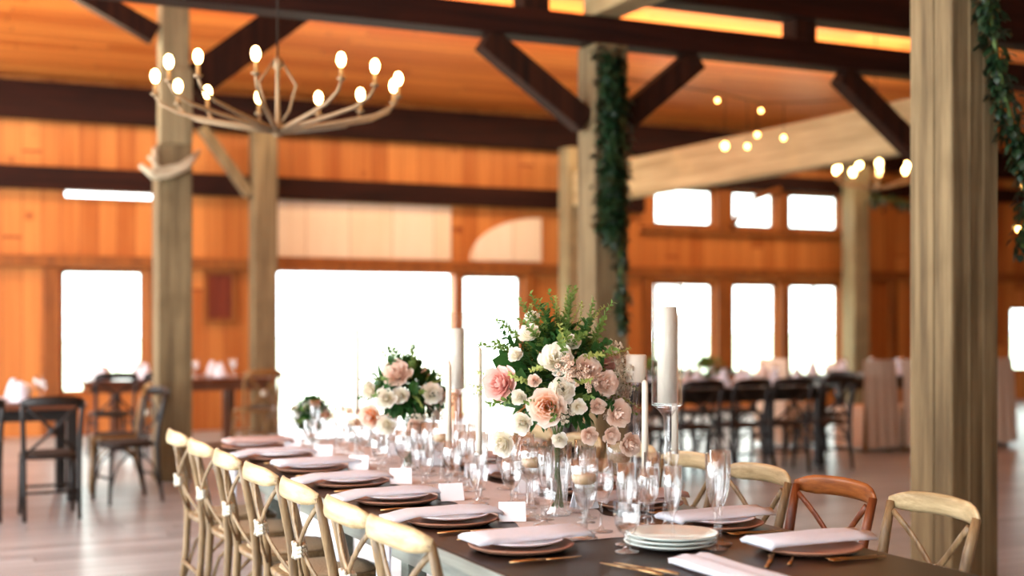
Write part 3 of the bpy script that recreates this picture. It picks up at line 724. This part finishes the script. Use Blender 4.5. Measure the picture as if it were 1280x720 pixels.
def bouquet(label, loc, zc_, R, flowers, nsp, nbl, seed, RZ=1.0, vase_h=.22):
    """arrangement in a low footed glass vase; flowers = (mesh, right, up, toward, scale) offsets in metres from the centre"""
    rnd = random.Random(seed)
    v = thing('glass_vase', 'clear glass vase under the ' + label.split(' of ')[0], 'vase', loc)
    lathe_obj('vessel', [(1e-4,0),(.045,0),(.047,.004),(.03,.02),(.034,.05),(.045,vase_h*.6),(.052,vase_h),(.050,vase_h),(.043,vase_h*.6),(.032,.055),(1e-4,.03)], P['glass'], v, 20)
    t = thing('flower_arrangement', label, 'flowers', (loc[0], loc[1], loc[2]+vase_h*.9))
    c0 = Vector((0,0,zc_-loc[2]-vase_h*.9)); base = Vector((0,0,-.02))
    b = MB()
    for i in range(9):
        a = i*.7; b.tube([(.02*math.cos(a), .02*math.sin(a), -vase_h*.8), (.008*math.cos(a+2), .008*math.sin(a+2), 0), c0*.8+Vector((.05*math.cos(a), .05*math.sin(a), 0))], .0022, 5)
    s = b.build('stem_bunch', P['stem'], t)
    b = MB()
    for i in range(1100):       # inner mass of small leaves
        d = sph(rnd.uniform(0,2*PI), rnd.uniform(-1.1,1.5)); p = c0 + Vector((d.x*R*.62, d.y*R*.62, d.z*R*.62*RZ))*rnd.uniform(.35,1)
        leaf(b, p, d+Vector((rnd.uniform(-.5,.5), rnd.uniform(-.5,.5), rnd.uniform(-.5,.5))), Vector((0,0,1)), rnd.uniform(.03,.055), rnd.uniform(.014,.028))
    fo = b.build('foliage', P['leafd'], t); fo['kind'] = 'stuff'
    for i in range(nsp):
        az = rnd.uniform(0, 2*PI); el = rnd.uniform(-.35, 1.45); d = sph(az, el)
        d = Vector((d.x, d.y, d.z*RZ)); k = rnd.choice((0,0,1,1,2,3,3))
        p = c0 + d*R*.30; o = link('leafy_stem', SP[k], t); orient(o, p, d, rnd.uniform(0,6), R*rnd.uniform(.68,.86)/.22)
    for i in range(6):
        o = link('broad_leaf', BG, t); d = sph(rnd.uniform(0,2*PI), rnd.uniform(-.4,.3)); orient(o, c0+d*R*.42, d, rnd.uniform(0,6), R/.24)
    for i in range(nbl):
        az = rnd.uniform(-1.6, .7); el = rnd.uniform(-.75, .4); d = (RAX*math.cos(az) + VAX*math.sin(az))*math.cos(el) + Vector((0,0,math.sin(el)))
        o = link('blossom_cluster', BL[i % 2], t); orient(o, c0+d*R*.30, d, rnd.uniform(0,6), R/.25)
    for (me, r_, u_, w_, s_) in flowers:
        off = RAX*r_ + Vector((0,0,u_)) - VAX*w_; o = link(me.name.split('.')[0], me, t)
        d = off.normalized()*.7 - VAX*.75 + Vector((0,0,.25)); orient(o, c0+off, d, rnd.uniform(0,6), s_)
    return t
Q = 4.47/1620
def fpx(px, py, w_, s_, me, cx=700, cy=470, q=Q): return (me, (px-cx)*q, (cy-py)*q, w_, s_*1.12)
f1 = [fpx(697,445,.17,1.05,RW), fpx(733,458,.17,1.0,RB), fpx(685,500,.22,1.15,RO), fpx(703,480,.21,.85,RW), fpx(655,520,.19,.7,RW), fpx(755,474,.17,.85,RB),
      fpx(770,510,.17,.9,RB), fpx(630,475,.12,1.1,RP), fpx(665,415,.08,.7,RW), fpx(632,545,.16,.85,RW), fpx(785,548,.12,.8,RB), fpx(762,535,.18,.6,RB), fpx(668,395,.02,.5,RW),
      fpx(715,425,.14,.55,RW), fpx(648,440,.12,.5,RW), fpx(722,500,.22,.5,RW), fpx(670,470,.19,.45,RB), fpx(745,500,.2,.55,RB), fpx(700,540,.2,.5,RW), fpx(735,535,.19,.6,RB), fpx(652,490,.17,.5,RW), (RW,-.1,.05,-.2,1),(RB,.08,.0,-.2,1),(RW,.02,-.06,-.22,1),(RP,.18,.05,-.1,.9)]
bouquet('tall full arrangement of white and blush roses, nearest and largest', (2.055,3.98,Z), 1.235, .27, f1, 64, 14, 5, 1.05, .25)
q2 = 5.8/1620
g = lambda px, py, w_, s_, me: fpx(px, py, w_, s_, me, 513, 488, q2)
f2 = [g(503,467,.14,1.25,RB), g(545,490,.15,.9,RW), g(470,518,.12,.95,RO), g(490,495,.17,.9,RW), g(508,492,.16,.7,RW), g(490,528,.15,.8,RW), g(525,530,.15,.8,RB), g(468,487,.1,.7,RW), (RW,.05,.05,-.15,1), (RB,-.05,0,-.15,1)]
bouquet('smaller pale arrangement of blush roses in front of the bright doorway, second along the table', (2.05,5.42,Z), 1.12, .215, f2, 44, 6, 8, .9, .18)
f3 = [(RW,0,.03,.06,.8),(RB,.06,.0,.05,.8),(RW,-.06,.01,.05,.7),(RW,.02,-.04,.07,.7)]
bouquet('small low arrangement of white roses at the far end of the table', (2.0,6.75,Z), .93, .13, f3, 16, 3, 9, .8, .09)

# ------------------------------------------------------------------ leafy garlands on posts and beams
def garland(label, pts, R, n, seed, ll=.05, lw=.03, parts=True):
    rnd = random.Random(seed); pts = [Vector(p) for p in pts]
    o0 = pts[0].copy(); t = thing('ivy_garland', label, 'garland', o0)
    b = MB(); b.tube([p-o0 for p in pts], .012, 6); b.build('vine', P['stem'], t)
    b = MB(); seg = len(pts)-1
    for i in range(n):
        q = rnd.uniform(0, seg-.001); k = int(q); p = pts[k].lerp(pts[k+1], q-k)-o0; rr = R[k] if isinstance(R, list) else R
        d = Vector((rnd.gauss(0,1), rnd.gauss(0,1), rnd.gauss(0,1)-.5)).normalized()
        leaf(b, p+d*rr*rnd.uniform(.2,1), d+Vector((0,0,-.6)), Vector((0,0,1)), ll*rnd.uniform(.7,1.3), lw*rnd.uniform(.8,1.3))
    f_ = b.build('foliage', P['garl'], t); f_['kind'] = 'stuff'
    return t
garland('dense green ivy running down the face of the post behind the tall flowers', [(5.0,8.80,3.5),(5.03,8.80,3.1),(5.02,8.80,2.7),(5.02,8.80,2.35),(5.02,8.80,2.1)], [.12,.13,.13,.12,.09], 1700, 3, .07, .05)
garland('thin straggling ivy lower down the post behind the tall flowers', [(5.1,8.81,2.1),(5.12,8.82,1.7),(5.12,8.82,1.35)], .07, 160, 33, .06, .04)
garland('dark leafy vine spilling over the right face of the big near post', [(4.80,4.76,3.7),(4.80,4.76,3.2),(4.86,4.76,2.9),(4.93,4.76,2.6),(5.02,4.76,2.35),(5.16,4.80,2.15)], [.05,.06,.06,.07,.06,.07], 520, 4, .055, .035)
garland('loose vine hanging beside the big near post at the right edge', [(5.14,4.80,2.4),(5.22,4.86,2.15),(5.24,4.9,1.95),(5.22,4.9,1.8)], .06, 130, 6, .05, .035)
garland('leafy garland hung along the wall right of the back window post', [(13.6,15.75,3.3),(14.5,15.6,3.18),(15.1,15.6,3.3),(15.6,15.6,3.2)], .16, 260, 8, .10, .07)
garland('sparse hanging garland below the right-hand chandelier', [(14.5,15.6,2.9),(14.9,15.6,2.6),(15.4,15.6,2.7)], .14, 50, 18, .11, .07)

# ------------------------------------------------------------------ chandeliers
def chandelier(label, loc, R, narm, top, bulb_s=1, seed=0, tiers=0):
    rnd = random.Random(seed); t = thing('chandelier', label, 'chandelier', loc)
    b = MB(); b.lathe([(1e-4,-.03),(.03,-.02),(.045,.01),(.03,.04),(.015,.07),(.012,.36),(.03,.38),(.02,.43),(1e-4,.44)], 12); b.build('hub', P['bronze'], t)
    b = MB(); b.tube([(0,0,.43),(0,0,top-loc[2])], .006, 6); b.build('hanging_rod', P['iron'], t)
    for s in (-1, 1):
        b = MB(); b.tube([(s*.02,0,.42),(s*.11,0,.28),(s*.07,0,.13),(s*.02,0,.05)], .008, 6); b.build('scroll', P['bronze'], t)
    for i in range(narm):
        a = 2*PI*i/narm+rnd.uniform(-.12,.12); r = R*(1 if not tiers or i % 3 else .55); c_, s_ = math.cos(a), math.sin(a)
        b = MB(); pr = [(0,.0),(.25,.03),(.55,.065),(.8,.10),(.95,.15),(1,.20)]
        b.tube([(c_*r*q, s_*r*q, h*R/.7) for q, h in pr], [.018,.016,.013,.011,.009,.008], 7); arm = b.build('arm', P['bronze'], t)
        zt = .20*R/.7
        b = MB(); b.lathe([(1e-4,zt),(.022,zt+.004),(.026,zt+.016),(.012,zt+.018),(.012,zt+.075),(1e-4,zt+.077)], 10, Matrix.Translation((c_*r, s_*r, 0))); cup = b.build('candle_cup', P['bronze'], arm)
        b = MB(); b.ball((c_*r, s_*r, zt+.115), .024*bulb_s, .038*bulb_s, 10, 8); b.build('bulb', P['bulb'], arm)
    return t
chandelier('large pale many-armed chandelier with glowing bulbs over the left of the dining table', (1.99,7.4,2.52), .70, 13, zc(7.4), 1.05, 3)
chandelier('smaller chandelier with clustered bulbs left of the big near post', (10.25,11.8,2.92), .46, 9, zc(11.8), 1.25, 5)
# bulb string strung along the tie beam to the right
t = thing('string_light', 'string of small warm bulbs hanging between the posts above the windows', 'lights', (6.2,9.6,3.1))
def at(px, py, Y):
    th = math.radians(25.3); c_, s_ = math.cos(th), math.sin(th); k = (px-640)/1620; X = Y*(s_+k*c_)/(c_-k*s_); d = X*s_+Y*c_
    return Vector((X, Y, 1.45-(py-395)*d/1620))
bl = [(6.63,9.6,2.96,1.1),(6.87,9.6,2.97,.75),(6.98,9.6,3.08,.7),(7.27,9.6,3.07,.7),(6.55,9.6,3.36,.6),(7.02,9.6,3.30,.6)]
org = t.location; pts = [Vector((5.25,9.6,3.5)), Vector((6.55,9.6,3.43)), Vector((7.02,9.6,3.37)), Vector((7.6,9.6,3.42)), Vector((8.3,9.6,3.52))]
b = MB(); b.tube([p-org for p in pts], .004, 5); w_ = b.build('cable', P['iron'], t)
for (x, y, z, s) in bl:
    zt = 3.43-.06*(1-abs(x-7)/.6) if x > 6.5 else 3.43
    b = MB(); b.tube([(x-org.x,0,zt-org.z),(x-org.x,0,z-org.z+.03)], .003, 5); dr = b.build('drop_wire', P['iron'], t)
    b = MB(); b.ball((x-org.x,0,z-org.z), .028*s, .032*s, 10, 8); b.build('bulb', P['bulbs'], dr)
t = thing('bulb_cluster', 'cluster of small glowing bulbs in the vine at the right edge', 'lights', (5.24,4.95,1.9))
b = MB(); b.tube([(0,0,.6),(0,0,.1),(.02,0,-.05)], .003, 5); b.build('cable', P['iron'], t)
for (x, z, s) in ((0,.0,.5),(.03,.22,.35),(-.02,.30,.3)):
    b = MB(); b.ball((x,0,z), .02*s*1.4, .026*s*1.4, 8, 6); b.build('bulb', P['bulbs'], t)

# ------------------------------------------------------------------ background tables
tl = table('side_table', 'dark table with reddish brown top at the far left edge', -1.6, 1.32, 10.55, 11.55, P['ttopx'], P['ttopx'], P['chairk'], .77, 'x')
t2 = table('guest_table', 'brown trestle table with white settings behind the left timber post', 1.75, 3.75, 14.1, 15.0, P['ttopx'], P['ttopx'], P['ttopx'], .77, 'x', legs=[(-.62,0),(.62,0),(-.62,.2),(.62,.2)])
t3 = table('guest_table', 'long black table with white settings below the right-hand windows', 5.7, 8.25, 10.1, 11.1, P['chairk'], P['chairk'], P['chairk'], .77, 'x')
t4 = table('guest_table', 'table behind beige draped chairs, right of the long black table', 9.3, 11.9, 11.3, 12.2, P['chairk'], P['chairk'], P['chairk'], .77, 'x')
t5 = table('guest_table', 'table with white glassware at the right picture edge, beyond the near post', 9.6, 12.0, 7.9, 8.8, P['chairk'], P['chairk'], P['chairk'], .77, 'x')
blk.put((.98,9.92,0), 0, 'black crossback chair with its back to the camera at the far left', 'dark chairs at the far left')
blk.put((.44,9.95,0), .05, 'black crossback chair cut off by the left picture edge', 'dark chairs at the far left')
blk.put((1.60,10.5,0), PI/2+.2, 'black crossback chair seen from the side at the left table end', 'dark chairs at the far left')
hon.put((1.62,11.2,0), PI/2-.1, 'honey brown crossback chair behind the black one at the left table end', 'dark chairs at the far left')
blk.put((1.95,13.75,0), .1, 'black crossback chair in front of the trestle table, left of the timber post', 'dark chairs at the trestle table')
blk.put((2.45,13.72,0), 0, 'black crossback chair tucked under the trestle table behind the timber post', 'dark chairs at the trestle table')
hon.put((3.45,13.75,0), .1, 'honey brown crossback chair at the right end of the trestle table', 'dark chairs at the trestle table')
for i, x in enumerate((5.95,6.45,6.95,7.45,7.95)):
    blk.put((x,9.92,0), random.uniform(-.15,.15), 'black chair, %s from the left, near side of the black table' % ORD[i], 'black chairs round the long black table')
    blk.put((x+.05,11.35,0), PI+random.uniform(-.15,.15), 'black chair, %s from the left, far side of the black table' % ORD[i], 'black chairs round the long black table')
blk.put((8.5,10.6,0), PI/2, 'black crossback chair at the right end of the black table', 'black chairs round the long black table')
for i, x in enumerate((9.9,10.5,11.1)):
    blk.put((x,7.72,0), random.uniform(-.15,.15), 'black crossback chair, %s from the left at the table beyond the near post' % ORD[i], 'black chairs beyond the near post')
# linen draped chairs
def make_draped():
    t = thing('draped_chair', 'x', 'chair')
    b = MB()
    def fn(u, v):
        x = (u-.5)*.46; z = .98-v*.93; fl = .02*math.sin(u*22)*v
        return (x*(1+.12*v), -.22-.05*v+fl-.02*math.cos((u-.5)*PI), z)
    b.grid(fn, 24, 10)
    def fn2(u, v):
        x = (u-.5)*.44; z = .98-v*.5
        return (x, -.19, z)
    b.grid(fn2, 8, 6)
    b.grid(lambda u, v: ((u-.5)*.46, -.21+.02*v, .98), 8, 1)
    b.build('back_cover', P['drape'], t)
    b = MB()
    for s in (-1, 1): b.grid(lambda u, v: (s*(.225+.02*v+.008*math.sin(u*18)*v), -.2+u*.42, .48-v*.43), 14, 6)
    b.grid(lambda u, v: ((u-.5)*.45, .22+.012*math.sin(u*20)*v, .48-v*.43), 14, 6)
    b.grid(lambda u, v: ((u-.5)*.45, -.2+v*.42, .48), 6, 6); b.build('seat_cover', P['drape'], t)
    for sx in (-1, 1):
        for sy in (-1, 1):
            b = MB(); b.box(sx*.18-.015, sx*.18+.015, sy*.17-.015, sy*.17+.015, 0, .46); b.build('leg', P['gold'], t, smooth=False)
    return t
dr = Proto(make_draped())
for i, (x, y, r) in enumerate(((9.45,11.05,.1),(10.0,11.0,-.05),(10.55,11.02,.08),(11.1,11.0,0),(8.95,11.75,-1.5))):
    dr.put((x,y,0), r, ['beige draped chair just left of the middle of the back right table','beige draped chair second from the left at the back right table','beige draped chair third from the left at the back right table','beige draped chair fourth from the left at the back right table','beige draped chair at the left end of the back right table'][i], 'chairs in beige linen covers')
# far settings: plates, glasses, folded white napkins
b = MB(); b.lathe([(.075,0),(.07,.03),(.05,.09),(.02,.15),(1e-4,.16)], 10, facet=-.18)
cone = Proto(tagm(b.build('napkin_cone', P['linen']), 'napkin'))
b = MB(); b.ball((0,0,.075), .075, .075, 12, 8); b.lathe([(1e-4,0),(.04,0),(.04,.01),(.02,.02)], 10)
globe = Proto(tagm(b.build('candle_globe', plain('frosted white glass', 'f4efe8', .3, .5)), 'candle holder'))
GN = {'t1': 'left edge table', 't2': 'trestle table', 't3': 'long black table', 't4': 'back right table', 't5': 'table beyond the near post'}
def lay(key, x0, x1, ys, z, step, glob=True):
    rnd = random.Random(key); x = x0; i = 0
    while x < x1:
        for y in ys:
            p = (x+rnd.uniform(-.03,.03), y, z)
            wplate.put(p, 0, 'white plate among the settings on the '+GN[key], 'plates on the '+GN[key])
            cone.put((p[0], p[1], z+.0155), rnd.uniform(0,3), 'white folded napkin standing on a plate on the '+GN[key], 'napkins on the '+GN[key])
        ym = sum(ys)/len(ys)
        wine.put((x+.16, ym-.1, z), 0, 'wine glass among the settings on the '+GN[key], 'glasses on the '+GN[key])
        gob.put((x+.20, ym+.06, z), 0, 'water goblet among the settings on the '+GN[key], 'goblets on the '+GN[key])
        if glob and i % 2 == 0 and not (key == 't3' and 6.3 < x < 7.4): globe.put((x+.05, ym, z), 0, 'round white candle globe on the '+GN[key], 'candle globes on the '+GN[key])
        x += step; i += 1
lay('t1', .0, 1.0, (10.8,11.3), .7705, .42); lay('t2', 1.95, 3.5, (14.3,14.8), .7705, .42)
lay('t3', 5.9, 8.0, (10.32,10.88), .7705, .3); lay('t4', 9.5, 11.8, (11.5,12.0), .7705, .42); lay('t5', 9.75, 11.5, (8.1,8.6), .7705, .42)
def bush(label, x, y, z, R, seed):
    rnd = random.Random(seed); t = thing('potted_greenery', label, 'plant', (x,y,z))
    b = MB(); b.lathe([(1e-4,0),(.05,0),(.07,.10),(.065,.10),(.06,.08),(1e-4,.07)], 14); b.build('pot', P['platew'], t)
    b = MB()
    for i in range(260):
        d = sph(rnd.uniform(0,2*PI), rnd.uniform(-.4,1.5)); leaf(b, Vector((0,0,.14))+Vector((d.x*1.4,d.y,d.z*.8))*R*rnd.uniform(.3,1), d, Vector((0,0,1)), .06, .035)
    f_ = b.build('foliage', P['leaf'], t); f_['kind'] = 'stuff'
bush('small green plant on the black table, left one', 6.50, 10.60, .7705, .12, 1); bush('wider green plant on the black table, right one', 7.10, 10.60, .7705, .15, 2)

# ------------------------------------------------------------------ light
W = bpy.data.worlds.new('world'); bpy.context.scene.world = W; W.use_nodes = True
nt = W.node_tree; bg = nt.nodes['Background']
bg.inputs['Color'].default_value = (.90,.965,1.0,1); bg.inputs['Strength'].default_value = 6
def area(name, loc, sx, sy, power, col, rot):
    l = bpy.data.lights.new(name, 'AREA'); l.shape = 'RECTANGLE'; l.size = sx; l.size_y = sy; l.energy = power; l.color = col
    o = bpy.data.objects.new(name, l); C.objects.link(o); o.location = loc; o.rotation_euler = rot; return o
WARM = (1,.74,.46)
area('ceiling_fill', (3,8.8,3.85+.7), 12, .2, 30, (1,.66,.36), (PI,0,0))  # added fill to brighten the ceiling, no fixture on the beams
area('ceiling_fill', (5,12.6,3.9), 14, .2, 300, WARM, (PI+.25,0,0))  # second added ceiling fill, further back
area('wall_fill', (5,15.2,4.25), 18, .2, 170, WARM, (-.9+PI/2*0+1.0,0,0))  # added fill to brighten the back wall, no fitting there

sl = bpy.data.lights.new('sun', 'SUN'); sl.energy = 5; sl.angle = .02; sl.color = (1,.95,.86)
so = bpy.data.objects.new('sun', sl); C.objects.link(so); so.rotation_euler = (math.radians(-28), math.radians(8), 0)
# ------------------------------------------------------------------ camera
cam = bpy.data.cameras.new('camera'); co = bpy.data.objects.new('camera', cam); C.objects.link(co)
co.location = (0,0,1.45); co.rotation_euler = (PI/2, 0, -math.radians(25.3))
cam.sensor_width = 36; cam.lens = 1620*36/1280; cam.shift_y = 35/1280
cam.clip_start = .05; cam.clip_end = 300
cam.dof.use_dof = True; cam.dof.focus_distance = 4.4; cam.dof.aperture_fstop = 1.25
sc = bpy.context.scene; sc.camera = co
sc.view_settings.view_transform = 'Standard'; sc.view_settings.look = 'None'; sc.view_settings.gamma = 1; sc.view_settings.use_curve_mapping = False
sc.view_settings.exposure = .6
try:
    sc.cycles.use_denoising = True; sc.cycles.max_bounces = 10; sc.cycles.transparent_max_bounces = 24
    sc.cycles.sample_clamp_indirect = 8; sc.cycles.caustics_reflective = False; sc.cycles.caustics_refractive = False
except Exception: pass
